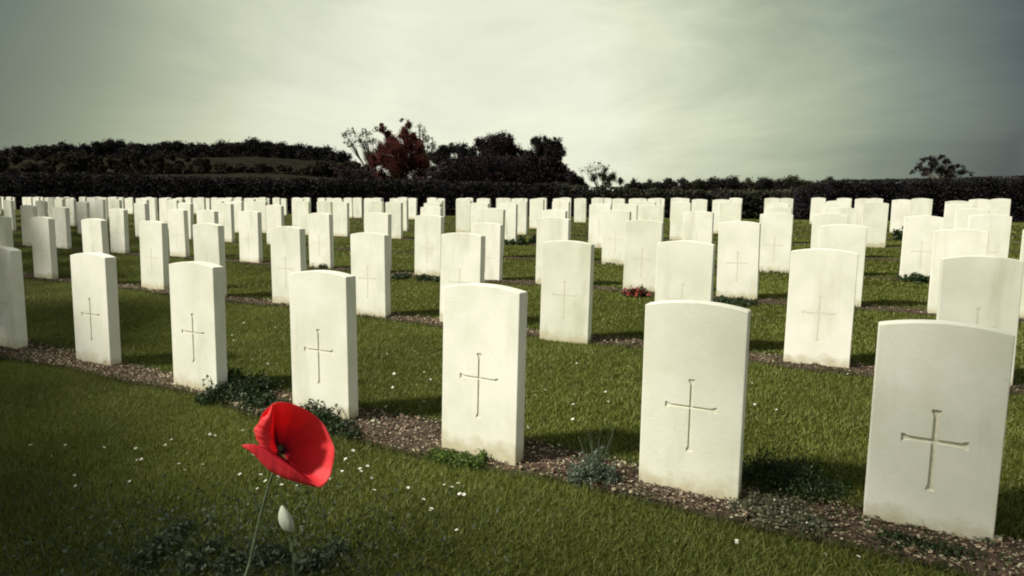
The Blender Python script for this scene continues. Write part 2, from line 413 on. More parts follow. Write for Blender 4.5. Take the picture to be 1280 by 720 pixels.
add_band(8.0, 14., -30, 9.0, 919, 0.022, .008, .7)
add_band(14., 26., -50, 14.0, 184, 0.023, .018, .7)
V = np.concatenate(parts); F = np.arange(len(V)).reshape(-1, 3)
print('grass tris', len(F))
tag(link('grass', npmesh('grass', V, F), GRASS), 'short green grass of the mown lawn between the rows', 'grass', kind='stuff')
# ragged longer grass along the bed edges and round stone feet
parts = []
for r in range(0, 4):
    cnt = [9000, 7000, 5000, 3000][r]; x = rng.uniform(XL[r][0], XL[r][1], cnt)
    y = np.where(rng.random(cnt) < .5, bed_front(x, ROWY[r]), bed_back(x, ROWY[r]))+rng.normal(0, .012, cnt)
    k = in_view(x, y) & ~in_stone(x, y, .0); x, y = x[k], y[k]
    parts.append(blades(x, y, rng.uniform(.02, .05, len(x)), np.full(len(x), .002+.0012*r), .8))
    cnt = 160
    for (sx, sy, sz) in stones[r+1]:
        if rng.random() < .5: continue
        t = rng.random(cnt); side = rng.random(cnt) < .7
        x = np.where(side, sx+t*SW, sx+np.where(rng.random(cnt) < .5, -.006, SW+.006)); y = np.where(side, sy-.006-rng.random(cnt)*.02, sy+t*ST)
        k = rng.random(cnt) < .2+.8*(np.sin(x*23+sx*7) > 0); x, y = x[k], y[k]
        parts.append(blades(x, y, rng.uniform(.015, .04, len(x)), np.full(len(x), .002+.0012*r), .5, zoff=.01))
V = np.concatenate(parts); F = np.arange(len(V)).reshape(-1, 3)
EDGE = leafmat('edge_grass', [(.02, .03, .008), (.04, .06, .014), (.07, .085, .02), (.12, .11, .05)], .3, .6)
tag(link('edge_grass', npmesh('edge_grass', V, F), EDGE), 'ragged grass tufts along the edges of the soil beds', 'grass', kind='stuff')

# ------------------------------------------------------------------ leafy things
def leaf_quads(P, size, up_bias=0., asp=.55):
    """one folded-diamond leaf per point"""
    c = len(P); d = rng.normal(0, 1, (c, 3)); d[:, 2] += up_bias; d /= np.linalg.norm(d, axis=1)[:, None]
    e = np.cross(d, rng.normal(0, 1, (c, 3))); e /= np.linalg.norm(e, axis=1)[:, None]
    s = (size*rng.uniform(.6, 1.3, c))[:, None] if np.isscalar(size) else (size*rng.uniform(.6, 1.3, c))[:, None]
    V = np.stack([P-d*s, P+e*s*asp, P+d*s, P-e*s*asp], 1).reshape(-1, 3)
    return V, np.arange(4*c).reshape(-1, 4)
def tube(pts, rads, k=7):
    """tapered tube through points, list of (V,F)"""
    V, F = [], []; pts = [Vector(p) for p in pts]
    for i, p in enumerate(pts):
        d = (pts[min(i+1, len(pts)-1)]-pts[max(i-1, 0)]).normalized()
        a = d.orthogonal().normalized() if i == 0 else (a-d*a.dot(d)).normalized()
        b = d.cross(a)
        for q in range(k):
            th = 2*math.pi*q/k; V.append(p+(a*math.cos(th)+b*math.sin(th))*rads[i])
    for i in range(len(pts)-1):
        for q in range(k): F.append((i*k+q, i*k+(q+1) % k, (i+1)*k+(q+1) % k, (i+1)*k+q))
    V.append(pts[0]); V.append(pts[-1]); n0, n1 = len(V)-2, len(V)-1
    for q in range(k): F.append((n0, (q+1) % k, q, q)); 
    for q in range(k): F.append(((len(pts)-1)*k+q, (len(pts)-1)*k+(q+1) % k, n1, n1))
    F = [tuple(dict.fromkeys(t)) for t in F]
    return [tuple(v) for v in V], F
def merge(name, lst):
    V, F = [], []
    for v, fc in lst:
        o = len(V); V += v; F += [tuple(i+o for i in t) for t in fc]
    me = bpy.data.meshes.new(name); me.from_pydata(V, [], F); me.update(); return me

BARK = plain('bark', (.07, .055, .04), .95, .3, 8)
DARKG = leafmat('dark_foliage', [(.015, .013, .019), (.026, .023, .024), (.042, .038, .029)], .1, .8, spec=.05)
MIDG = leafmat('olive_foliage', [(.022, .024, .014), (.038, .040, .022), (.058, .058, .034)], .15, .8, spec=.05)
GREYG = leafmat('grey_foliage', [(.03, .032, .024), (.05, .052, .038), (.075, .072, .052)], .15, .8, spec=.05)
REDF = leafmat('autumn_foliage', [(.055, .019, .018), (.10, .028, .028), (.15, .044, .038), (.055, .036, .024)], .25, .8, spec=.05)
SPARSE = leafmat('thin_foliage', [(.03, .032, .014), (.06, .062, .028), (.09, .085, .04)], .25, .8, spec=.05)
PURP = leafmat('dull_red_brown_foliage', [(.024, .015, .021), (.044, .026, .029), (.032, .027, .024)], .1, .8, spec=.05)

def crown_points(D, blobs, dens):
    """blobs: (u, v, radius in px[, coverage]); points fill the blobs' outer shells, each blob broken into smaller clumps"""
    P = []; k = D/FPX
    for bl in blobs:
        u, v, r = bl[:3]; cov = bl[3] if len(bl) > 3 else 1
        c0 = W(u, v, D+rng.normal(0, r*k*.35)); R = r*k
        ncl = max(7, int(r*2.2)); per = int(dens*(cov*1.2 if cov > .6 else cov*.6)*r*r/ncl*22)+4
        for _ in range(ncl):
            d = rng.normal(0, 1, 3); d /= np.linalg.norm(d); cc = np.array(c0)+d*R*(rng.uniform(.05, .85) if cov > .6 else rng.uniform(.25, .95))
            cr = R*(rng.uniform(.25, .55) if cov > .6 else rng.uniform(.15, .35))
            q = rng.normal(0, 1, (per, 3)); q /= np.linalg.norm(q, axis=1)[:, None]
            P.append(cc+q*cr*np.abs(rng.normal(.7, .36, (per, 1))))
    return np.concatenate(P)
def tree(name, label, cat, D, blobs, mt, trunk_u, base_v=None, dens=1., leaf=1.1, group=None, tr=.16, limbs=True):
    k = D/FPX; b = W(trunk_u, 262, D); b.z = float(gz(b.x, b.y))
    t = empty(name, b); inv = np.array(b)
    P = crown_points(D, blobs, dens); V, F = leaf_quads(P, .88*leaf*k)
    link('crown', npmesh('crown', V-inv, F), mt, t)
    segs = []
    big = sorted(blobs, key=lambda q: -q[2])[:7]
    tips = [W(q[0], q[1], D) for q in big]
    mid = Vector((0, 0, 0))
    for q in tips: mid += q/len(tips)
    fork = b.lerp(Vector((b.x, b.y, mid.z)), .45)
    segs.append(tube([Vector((0, 0, -.1)), (fork-b)*.5+Vector((.05, 0, 0)), fork-b], [tr, tr*.75, tr*.6]))
    for q in tips:
        m_ = fork.lerp(q, .5)+Vector((rng.normal(0, .1), 0, .15))
        segs.append(tube([fork-b, m_-b, q-b, q-b+Vector((rng.normal(0, .2), 0, big[0][2]*k*.5))], [tr*.5, tr*.3, tr*.15, .01], 5))
        for _ in range(3):
            e = q+Vector(rng.normal(0, .5, 3))*big[0][2]*k*.8
            segs.append(tube([m_-b, (m_.lerp(e, .6))-b, e-b], [tr*.18, tr*.1, .008], 4))
    link('trunk', merge('trunk', segs), BARK, t)
    tag(t, label, cat, group)
    return t
# boundary hedges
def hedge(name, label, D0, us, tops, mt, thick=1.2, leaf=1.3, base_drop=0, dens=1., rough=.4, cat='hedge', kind=None, dd=0):
    """continuous clipped or wild hedge along a path at distance D0 with a given skyline"""
    pts = []
    uu = np.arange(us[0], us[-1], 2.5)
    k = D0/FPX
    for u in uu:
        D = D0+dd*(u-us[0])/(us[-1]-us[0]); kk = D/FPX
        vt = np.interp(u, us, tops); top = W(u, vt, D); gzv = float(gz(top.x, top.y))-base_drop
        H = max(.3, top.z-gzv); c = int(60*dens*H/kk/20)+20
        back = np.array((f.x, f.y, 0)); back /= np.linalg.norm(back)
        z = gzv+H*(1-rng.random(c)**1.4*1.0); 
        bump = rough*kk*4*(np.sin(u*.21)+np.sin(u*.083+1)+rng.normal(0, .5))
        ncl = max(4, c//14); z = z[rng.integers(0, ncl, c)]+rng.normal(0, .9*kk, c); z = np.minimum(z, gzv+H)
        p = np.stack([np.full(c, top.x), np.full(c, top.y), z], -1)
        p += np.array((rt.x, rt.y, 0))*rng.normal(0, 2.0*kk, (c, 1))
        p += back*(rng.uniform(0, thick, (c, 1)))
        p[:, 2] += np.where(rng.random(c) < .5, bump*rng.random(c)*(z-gzv)/H, 0)
        pts.append(p)
    P = np.concatenate(pts); o0 = W(us[0], 262, D0); o0.z = float(gz(o0.x, o0.y)); V, F = leaf_quads(P, leaf*k)
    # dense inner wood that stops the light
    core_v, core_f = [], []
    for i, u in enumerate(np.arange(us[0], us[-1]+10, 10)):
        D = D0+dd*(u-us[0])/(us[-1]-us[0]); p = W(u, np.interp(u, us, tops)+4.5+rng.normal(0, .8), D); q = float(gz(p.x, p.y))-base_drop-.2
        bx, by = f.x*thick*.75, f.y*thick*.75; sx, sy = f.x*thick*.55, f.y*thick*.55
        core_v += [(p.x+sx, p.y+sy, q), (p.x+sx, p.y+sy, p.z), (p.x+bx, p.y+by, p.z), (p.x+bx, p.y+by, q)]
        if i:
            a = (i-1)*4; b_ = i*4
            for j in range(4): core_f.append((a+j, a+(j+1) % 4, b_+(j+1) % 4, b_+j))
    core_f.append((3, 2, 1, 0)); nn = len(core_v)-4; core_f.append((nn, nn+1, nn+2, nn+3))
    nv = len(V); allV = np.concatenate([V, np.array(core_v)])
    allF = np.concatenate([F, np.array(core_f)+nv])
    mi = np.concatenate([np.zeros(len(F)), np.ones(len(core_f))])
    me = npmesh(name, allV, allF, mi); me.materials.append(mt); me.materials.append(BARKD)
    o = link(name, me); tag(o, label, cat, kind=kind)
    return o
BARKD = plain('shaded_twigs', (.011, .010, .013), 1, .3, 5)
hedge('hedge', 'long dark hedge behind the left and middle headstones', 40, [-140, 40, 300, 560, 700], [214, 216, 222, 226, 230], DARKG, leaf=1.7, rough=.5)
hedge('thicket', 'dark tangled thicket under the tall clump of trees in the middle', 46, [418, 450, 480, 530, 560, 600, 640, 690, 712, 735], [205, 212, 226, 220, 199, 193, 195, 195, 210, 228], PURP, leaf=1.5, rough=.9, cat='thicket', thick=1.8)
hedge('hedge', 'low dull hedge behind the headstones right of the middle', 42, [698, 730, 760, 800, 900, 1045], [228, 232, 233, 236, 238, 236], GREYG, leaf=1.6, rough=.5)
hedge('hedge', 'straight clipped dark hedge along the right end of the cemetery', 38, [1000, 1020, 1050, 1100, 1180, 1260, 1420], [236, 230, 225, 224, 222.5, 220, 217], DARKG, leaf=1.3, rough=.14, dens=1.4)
# grassy bank at the left with the wood on it
bank_v, bank_f = [], []
BU = np.arange(-260, 560, 14); prof = [(50, 240, 0), (56, 226, 0), (64, 212, 0), (72, 200, 0), (82, 196, 0), (110, 196, 0), (170, 262, 0)]
for i, u in enumerate(BU):
    for j, (D, v, _) in enumerate(prof):
        fall = np.interp(u, [-260, 200, 330, 430, 520, 560], [8, 2, 0, 8, 34, 50]); vv = v+fall*(j > 0)+rng.normal(0, .7)
        p = W(u, min(vv, 268), D); bank_v.append((p.x, p.y, p.z if j not in (0, len(prof)-1) else .0))
    if i:
        k = len(prof)
        for j in range(k-1): bank_f.append(((i-1)*k+j, i*k+j, i*k+j+1, (i-1)*k+j+1))
me = bpy.data.meshes.new('hill'); me.from_pydata(bank_v, [], bank_f); me.update()
BANKM = plain('rough_bank', (.017, .016, .011), 1, .4, .6)
tag(link('hill', me, BANKM, smooth=True), 'low rough grassy bank rising behind the left hedge', kind='structure')
SCRUB = leafmat('scrub_foliage', [(.014, .011, .012), (.026, .020, .016), (.034, .032, .018), (.05, .048, .026)], .1, .8, spec=.05)
def wood_pts():
    lst = []
    sky_u = [-120, -30, 0, 20, 60, 100, 140, 152, 175, 220, 262, 300, 322, 360, 390, 408, 430]
    sky_v = [190, 190, 188, 184, 182, 180, 176, 175, 180, 179, 181, 178, 176, 179, 183, 188, 192]
    for u in np.arange(-130, 432, 7):
        v = np.interp(u, sky_u, sky_v)+rng.normal(0, .8)
        lst.append((u, v+8, 9+rng.uniform(-1.5, 1.5)))
        lst.append((u+rng.normal(0, 3), v+19, 11))
    return lst
P = crown_points(92, wood_pts(), 1.3); V, F = leaf_quads(P, 1.15*92/FPX)
tag(link('wood', npmesh('wood', V, F), DARKG), 'dark wood along the top of the bank at the left', 'wood', kind='stuff')
lst = []
for u in np.arange(-130, 470, 8):
    for q in range(5):
        lo = np.interp(u, [-100, 230, 300, 420, 470], [193, 196, 212, 206, 206])
        
        lst.append((u+rng.normal(0, 4), rng.uniform(lo, 232), rng.uniform(4, 9)))
P = crown_points(62, lst, .9); V, F = leaf_quads(P, 1.2*62/FPX)
tag(link('scrub', npmesh('scrub', V, F), SCRUB), 'tangled brown and green scrub covering the slope of the left bank', 'scrub', kind='stuff')

# single trees
tree('autumn_tree', 'red-leaved autumn tree, tallest tree on the skyline', 'tree', 50,
     [(484, 168, 8), (478, 160, 6, .7), (492, 176, 9), (505, 166, 10), (510, 156, 6, .8), (503, 150, 4, .4), (516, 172, 9), (522, 184, 10), (500, 190, 16), (490, 184, 13), (510, 182, 13), (476, 186, 10), (470, 200, 11), (528, 206, 12), (498, 204, 18), (522, 196, 11), (482, 200, 14), (515, 204, 15), (498, 218, 18), (475, 222, 12), (524, 222, 14)],
     REDF, 500, dens=1.1, leaf=1.0)
tree('thin_tree', 'thin half-bare green tree left of the red autumn tree', 'tree', 53,
     [(433, 170, 8, .35), (440, 163, 7, .3), (449, 172, 9, .4), (458, 166, 8, .35), (466, 176, 8, .45), (455, 182, 9, .5), (438, 180, 8, .4), (470, 162, 6, .3), (462, 196, 12, .9)],
     SPARSE, 467, dens=.7, leaf=.9)
tree('thin_tree', 'thin pale green tree just right of the red autumn tree', 'tree', 53,
     [(528, 166, 8, .3), (534, 174, 8, .35), (540, 184, 7, .5), (524, 158, 5, .25), (536, 196, 11, .9), (542, 180, 5, .35)], SPARSE, 532, dens=.7, leaf=.9)
tree('bush', 'broad dark bush between the red tree and the round dark tree', 'bush', 48,
     [(556, 190, 11), (566, 187, 9), (578, 189, 11), (590, 192, 9), (544, 195, 8), (548, 200, 10), (562, 205, 15), (582, 206, 15), (552, 222, 15), (574, 226, 16), (540, 214, 9)], DARKG, 565, dens=1.1)
tree('round_tree', 'large round dark tree right of the broad dark bush', 'tree', 49,
     [(598, 178, 7, .7), (606, 184, 12), (620, 178, 13), (633, 178, 12), (640, 187, 14), (612, 194, 14), (652, 196, 9), (625, 194, 18), (605, 204, 16), (645, 205, 16), (622, 222, 18), (600, 228, 14), (594, 180, 4, .3)], PURP, 622, dens=1.1)
tree('square_tree', 'dark flat-topped tree at the right end of the tall clump', 'tree', 47,
     [(672, 179, 9), (684, 179, 10), (696, 182, 10), (684, 188, 12), (676, 192, 13), (694, 192, 13), (662, 196, 10), (686, 208, 17), (702, 212, 11), (664, 216, 15), (690, 228, 16), (708, 226, 10), (670, 173, 3.5), (693, 173, 3)], DARKG, 684, dens=1.1)
tree('bush', 'small sloping bush at the foot of the flat-topped tree', 'bush', 46, [(716, 222, 7), (724, 227, 7), (714, 231, 8), (730, 231, 6)], DARKG, 718, dens=1.1)
tree('bare_tree', 'small nearly bare tree right of the tall clump', 'tree', 56,
     [(735, 212, 7, .14), (744, 210, 8, .18), (756, 211, 8, .4), (750, 205, 5, .16), (726, 214, 5, .1), (754, 219, 8), (742, 222, 7, .8), (766, 221, 7), (760, 226, 8), (776, 226, 6)], MIDG, 751, dens=.9, leaf=.8, tr=.12)
tree('spreading_tree', 'solitary dark spreading tree rising above the right hedge', 'tree', 52,
     [(1154, 201, 5, .8), (1162, 198, 4, .9), (1150, 209, 6, .8), (1176, 196, 5, .9), (1183, 202, 6), (1168, 205, 8), (1160, 213, 8), (1176, 213, 9), (1190, 211, 6), (1197, 207, 4, .8), (1204, 209, 3.5, .6), (1142, 214, 5, .6), (1202, 216, 6), (1212, 218, 5, .5), (1186, 221, 9)], DARKG, 1175, dens=.95, leaf=.9)
bs = [(792, 232, 8), (812, 232, 8), (833, 231, 8), (853, 230, 7), (872, 230, 8), (893, 230, 9), (912, 229, 10), (934, 232, 8), (955, 229, 8), (972, 231, 7), (990, 228, 10), (1010, 232, 7), (1036, 229, 9), (1056, 231, 8)]
names = ['low rounded bush right of the small bare tree', 'low dark bush on the far skyline, second right of the bare tree']
for i, (u, v, r_) in enumerate(bs):
    lab = ['leftmost', 'second', 'third', 'fourth', 'fifth', 'sixth', 'seventh', 'eighth', 'ninth', 'tenth', 'eleventh', 'twelfth', 'thirteenth', 'rightmost'][i]
    tree('bush', ('%s low dark bush in the far line right of the bare tree' % lab) if i in (0, 13) else '%s low dark bush from the left in the far line right of the bare tree' % lab, 'bush', 64,
         [(u, v-1, r_), (u-8, v+2, r_*.85), (u+8, v+2, r_*.85), (u, v+8, r_*1.2), (u-12, v+8, r_), (u+12, v+8, r_)], [DARKG, MIDG][i % 3 == 1], u, dens=1., leaf=1.0, group='bushes in the far line right of the bare tree', tr=.08)

# ------------------------------------------------------------------ bed plants
GREEN_BR = leafmat('bright_green_leaves', [(.05, .09, .016), (.09, .15, .026), (.14, .20, .045)], .3, .5)
GREEN_DK = leafmat('dark_green_leaves', [(.014, .028, .010), (.028, .050, .016), (.06, .085, .035)], .25, .5)
GREEN_GY = leafmat('grey_green_leaves', [(.05, .075, .045), (.10, .13, .09), (.20, .24, .18)], .25, .6)
OLIVE = leafmat('olive_leaves', [(.05, .055, .03), (.10, .11, .06), (.20, .20, .13)], .25, .6)
def mound(name, label, cat, spots, mt, leaf=.008, n_=700, up_b=.3, spikes=0, sph=.1, group=None, flowers=None, part='foliage'):
    """spots: list of (u, v, radius m, height m)"""
    b = G(*spots[0][:2]); t = empty(name, b); P = []
    for (u, v, r_, h) in spots:
        c = G(u, v); k = int(n_*r_*r_/.01)+30
        q = rng.normal(0, 1, (k, 3)); q /= np.linalg.norm(q, axis=1)[:, None]; q[:, 2] = np.abs(q[:, 2])
        rad = rng.uniform(.35, 1.05, (k, 1))**.7
        lump = 1+.25*np.sin(q[:, :1]*7+u)+.2*np.sin(q[:, 1:2]*9+v)
        p = q*rad*lump*np.array([r_, r_, h]); p[:, :2] += np.array([c.x, c.y]); p[:, 2] += gz(p[:, 0], p[:, 1])+.008; P.append(p)
    P = np.concatenate(P); V, F = leaf_quads(P, leaf, up_b)
    link(part, npmesh(part, V-np.array(b), F), mt, t)
    # stalks
    segs = []
    for i in range(0):
        p = Vector(P[i*30]); c = Vector((p.x*.8+b.x*.2 if len(spots) == 1 else p.x, p.y, float(gz(p.x, p.y)))); segs.append(tube([c-b, p-b], [.0014, .0008], 4))
    if segs: link('stems', merge('stems', segs), mt, t)
    if spikes:
        sv = []
        for _ in range(spikes):
            a = rng.normal(0, .2, 2); h = sph*rng.uniform(.6, 1.15); st = Vector((rng.normal(0, .02), rng.normal(0, .02), .02))
            e = st+Vector((a[0]*h, a[1]*h*.4, h)); sv.append(tube([st, st.lerp(e, .5)+Vector((0, 0, .005)), e], [.0016, .0014, .0006], 4))
        link('flower_spike', merge('flower_spike', sv), mt, t)
    if flowers:
        fm, fn, fs = flowers; sel = P[rng.integers(0, len(P), fn)]; sel[:, 2] += .01; V, F = leaf_quads(sel, fs, 1., .9)
        link('flowers', npmesh('flowers', V-np.array(b), F), fm, t)
    tag(t, label, cat, group); return t
P = []
for r, cnt in ((0, 420), (1, 380), (2, 300), (3, 160), (4, 120)):
    x = rng.uniform(XL[r][0], 3, cnt); tt = rng.beta(.6, .6, cnt); y = bed_front(x, ROWY[r])*(1-tt)+bed_back(x, ROWY[r])*tt
    k = in_view(x, y) & ~in_stone(x, y) & (np.sin(x*2.7+r)+np.sin(x*6.1+r*3) > -.5); x, y = x[k], y[k]
    for a, b_ in zip(x, y):
        m_ = int(rng.integers(8, 34)); rr = rng.uniform(.012, .045)
        q = rng.normal(0, 1, (m_, 3))*[rr, rr*.8, .010]; q[:, 2] = np.abs(q[:, 2])+.012; P.append(q+np.array([a, b_, float(gz(a, b_))]))
P = np.concatenate(P); V, F = leaf_quads(P, .0065, .6, .6)
BEDW = leafmat('small_weed_leaves', [(.02, .03, .012), (.045, .065, .02), (.09, .115, .035), (.10, .10, .06)], .25, .6)
tag(link('bed_weeds', npmesh('bed_weeds', V, F), BEDW), 'tiny weeds and seedlings scattered over the soil of the beds', 'weeds', kind='stuff')
WHITEF = leafmat('white_petals', [(.55, .55, .48), (.75, .75, .68)], .1, .7)
REDFL = leafmat('dull_red_petals', [(.25, .03, .03), (.42, .06, .06), (.5, .18, .16)], .1, .7)
mound('creeping_plant', 'dark green creeping plant between the two headstones left of the poppy', 'plant', [(300, 497, .12, .08), (272, 502, .09, .07), (325, 508, .10, .06), (350, 517, .09, .05), (285, 486, .12, .10), (255, 503, .05, .04), (318, 492, .12, .09)], GREEN_DK, .010, 1000, flowers=(WHITEF, 30, .004))
mound('leafy_weed', 'dark leafy weed at the foot of the headstone behind the poppy', 'plant', [(408, 532, .08, .07), (425, 540, .07, .05), (388, 526, .07, .08), (442, 547, .04, .03)], GREEN_DK, .009, 1100)
mound('ground_cover', 'bright green low plant at the left foot of the central front headstone', 'plant', [(545, 572, .05, .025), (562, 576, .06, .03), (582, 580, .05, .03), (604, 578, .035, .045), (596, 584, .04, .03)], GREEN_BR, .007, 1500)
mound('tufted_plant', 'grey-green tufted plant with upright spikes right of the central front headstone', 'plant', [(742, 600, .075, .10), (760, 604, .05, .06), (722, 602, .05, .06)], GREEN_GY, .007, 1900, 1.2, spikes=18, sph=.19)
mound('tall_weed', 'dark weedy clump behind the bed between the two rightmost front headstones', 'plant', [(985, 612, .12, .11), (950, 600, .09, .10), (1020, 618, .10, .08)], GREEN_DK, .006, 1500, 1.5, spikes=10, sph=.16)
mound('ground_cover', 'pale olive ground cover spreading in front of the dark weeds in the bed', 'plant', [(930, 640, .06, .03), (965, 650, .08, .035), (1000, 655, .08, .035), (945, 632, .06, .04), (1025, 662, .05, .03), (985, 640, .07, .04)], OLIVE, .006, 1500, flowers=(WHITEF, 60, .0035))
mound('weed_clump', 'dark low weeds along the foot of the nearest headstone', 'plant', [(1158, 690, .035, .03), (1185, 694, .05, .025), (1110, 676, .05, .02), (1215, 702, .035, .02), (1135, 682, .04, .02)], GREEN_DK, .006, 1700, 1., spikes=4, sph=.07)
mound('flowering_plant', 'small red-flowered plant at the foot of a third-row headstone', 'plant', [(798, 370, .12, .07), (785, 370, .07, .05)], GREEN_DK, .014, 500, flowers=(REDFL, 260, .014))
mound('dark_plant', 'dark round plant beside a third-row headstone above the poppy', 'plant', [(396, 334, .10, .10), (405, 336, .07, .06)], GREEN_DK, .016, 500)
mound('bushy_plant', 'row of small dark bushy plants at the feet of far headstones, middle', 'plant', [(652, 306, .09, .14), (667, 305, .09, .17), (640, 306, .07, .09), (631, 305, .07, .08)], GREEN_DK, .022, 380)
mound('rose_bush', 'little dark bush below the gap between far headstones, right of middle', 'plant', [(741, 300, .12, .14)], GREEN_DK, .03, 300)
mound('low_plant', 'low plants at the foot of the white headstone, third row middle', 'plant', [(500, 348, .12, .05), (530, 350, .10, .05), (548, 352, .08, .04)], GREEN_DK, .014, 420, flowers=(WHITEF, 14, .008))
mound('bushy_plant', 'dark plant between two distant headstones near the right edge', 'plant', [(1124, 300, .12, .20)], GREEN_DK, .03, 300)
mound('low_plant', 'dark growth at the foot of a headstone right of the middle, third row', 'plant', [(925, 380, .14, .04), (900, 378, .10, .04)], GREEN_DK, .012, 420)
mound('low_plant', 'dark low growth under a fourth-row headstone right of the middle', 'plant', [(965, 338, .16, .08)], GREEN_DK, .018, 350)
mound('low_plant', 'dark low growth at the foot of the right third-row headstone', 'plant', [(1145, 352, .16, .07)], GREEN_DK, .018, 350)

WEEDG = leafmat('weed_leaves', [(.03, .045, .022), (.055, .075, .04), (.12, .145, .10)], .25, .6)
# coarse weeds and longer grass in the near left corner
parts = []
x, y = scatter(30000, -3.2, .6, .9, 2.0)
k = in_view(x, y, 60); x, y = x[k], y[k]
d = np.stack([x, y, gz(x, y)-EYE.z], -1); zz = d@np.array(f); uu = 640+FPX*(d@np.array(rt))/zz; vv = 360-FPX*(d@np.array(up))/zz
pr = .38*np.clip((vv-610)/90, 0, 1)*np.exp(-((uu-260)/190)**2)
k = rng.random(len(x)) < pr; x, y = x[k], y[k]
V1 = blades(x, y, rng.uniform(.03, .065, len(x)), np.full(len(x), .0026), .8)
tag(link('long_grass', npmesh('long_grass', V1, np.arange(len(V1)).reshape(-1, 3)), WEEDG), 'longer grey-green grass and weeds in the near left of the lawn', 'grass', kind='stuff')
x, y = scatter(20000, -3.2, .6, .9, 2.1); k = in_view(x, y, 60); x, y = x[k], y[k]
d = np.stack([x, y, gz(x, y)-EYE.z], -1); zz = d@np.array(f); uu = 640+FPX*(d@np.array(rt))/zz; vv = 360-FPX*(d@np.array(up))/zz
k = (rng.random(len(x)) < np.clip((vv-600)/110, 0, 1)*np.exp(-((uu-290)/210)**2)); x, y = x[k], y[k]
P = np.stack([x, y, gz(x, y)+rng.uniform(.02, .07, len(x))], -1); V, F = leaf_quads(P, .0095, .6, .5)
tag(link('clover', npmesh('clover', V, F), WEEDG), 'small greyish weed leaves among the long grass at lower left', 'weeds', kind='stuff')

mound('leafy_weed', 'dark leafy weeds round the foot of the poppy stem at the lower left', 'weeds', [(318, 705, .06, .05), (285, 712, .05, .05), (345, 700, .05, .04), (262, 690, .04, .035)], WEEDG, .010, 520, .8)
mound('leafy_weed', 'low grey-green weeds in the lawn left of the poppy stem', 'weeds', [(205, 690, .06, .05), (225, 668, .05, .04), (178, 708, .05, .05), (240, 712, .05, .05)], WEEDG, .010, 480, .8)
mound('leafy_weed', 'low grey-green weeds in the lawn right of the pale flower bud', 'weeds', [(398, 704, .05, .04), (420, 690, .04, .035), (382, 714, .05, .045)], WEEDG, .010, 480, .8)

# ------------------------------------------------------------------ daisies
def daisy_mesh():
    V, F, MI = [], [], []
    n_ = 9
    for i in range(n_):
        a = 2*math.pi*i/n_; w_ = .26
        r1, r2 = .0022, .0085
        o = len(V)
        V += [(r1*math.cos(a-w_), r1*math.sin(a-w_), 0), (r2*math.cos(a-w_), r2*math.sin(a-w_), .0018), (r2*1.12*math.cos(a), r2*1.12*math.sin(a), .0020), (r2*math.cos(a+w_), r2*math.sin(a+w_), .0018), (r1*math.cos(a+w_), r1*math.sin(a+w_), 0)]
        F.append((o, o+1, o+2, o+3, o+4)); MI.append(0)
    o = len(V); V.append((0, 0, .0028))
    for i in range(10): a = 2*math.pi*i/10; V.append((.003*math.cos(a), .003*math.sin(a), .0008))
    for i in range(10): F.append((o, o+1+i, o+1+(i+1) % 10)); MI.append(1)
    tv, tf = tube([(0, 0, -.045), (.001, 0, -.02), (0, 0, 0)], [.0007, .0007, .0007], 4); o = len(V); V += tv
    for t in tf: F.append(tuple(i+o for i in t)); MI.append(2)
    me = bpy.data.meshes.new('daisy'); me.from_pydata(V, [], F); me.update(); me.polygons.foreach_set('material_index', MI)
    me.materials.append(plain('daisy_white', (.78, .78, .72), .6, .05)); me.materials.append(plain('daisy_yellow', (.55, .36, .04), .7, .1)); me.materials.append(plain('daisy_stalk', (.06, .09, .03), .7, .1))
    return me
DM = daisy_mesh()
pts = [(x/2.4, 420+y/2.4) for x, y in [(93, 350), (198, 350), (158, 384), (225, 443), (228, 476), (313, 357), (335, 384), (408, 360), (412, 396), (425, 394), (390, 462), (497, 350), (515, 333), (527, 345), (555, 427), (538, 408), (608, 410), (630, 317), (645, 321), (720, 440), (728, 305), (740, 300), (760, 380)]]
pts += [(400+x/4, 500+y/4) for x, y in [(128, 335), (140, 360), (165, 292), (200, 385), (205, 398), (237, 372), (257, 432), (272, 495), (28, 418), (45, 435), (440, 483), (517, 543), (620, 468), (675, 470), (690, 460), (697, 515), (718, 518), (550, 600), (682, 700), (660, 480), (555, 590), (110, 398)]]
pts += [(850+x/2.572, 440+y/2.572) for x, y in [(180, 648), (465, 685), (570, 692), (238, 190), (180, 640)]]
pts += [(343, 600), (349, 606), (332, 612), (326, 604), (372, 618), (352, 617), (322, 622), (338, 628)]
mid = [(400+x/2.974, 280+y/2.974) for x, y in [(250, 505), (387, 572), (275, 578), (270, 630), (320, 657), (395, 510), (352, 492), (195, 565), (410, 600), (800, 645), (835, 640), (800, 660), (960, 690), (985, 690), (1070, 685), (1075, 690), (940, 695)]]
for _ in range(26): mid.append((rng.uniform(450, 1080), rng.uniform(448, 545)))
for _ in range(8): mid.append((rng.uniform(150, 360), rng.uniform(400, 470)))
def daisy(u, v, label, group, sc):
    p = G(u, v)
    if in_stone(np.array([p.x]), np.array([p.y]), .02)[0]: return
    o = bpy.data.objects.new('daisy', DM); COL.objects.link(o)
    o.location = (p.x, p.y, p.z+.036); o.rotation_euler = (rng.normal(.15, .3), rng.normal(0, .3), rng.uniform(0, 6)); o.scale = (sc,)*3
    tag(o, label, 'daisy', group)
for (u, v) in pts: daisy(u, v, 'tiny white daisy in the lawn in front of the nearest headstones', 'daisies in front of the nearest row', rng.uniform(.55, .85))
for (u, v) in mid: daisy(u, v, 'tiny white daisy in the lawn between the first and second rows', 'daisies between the first two rows', rng.uniform(.65, 1.0))

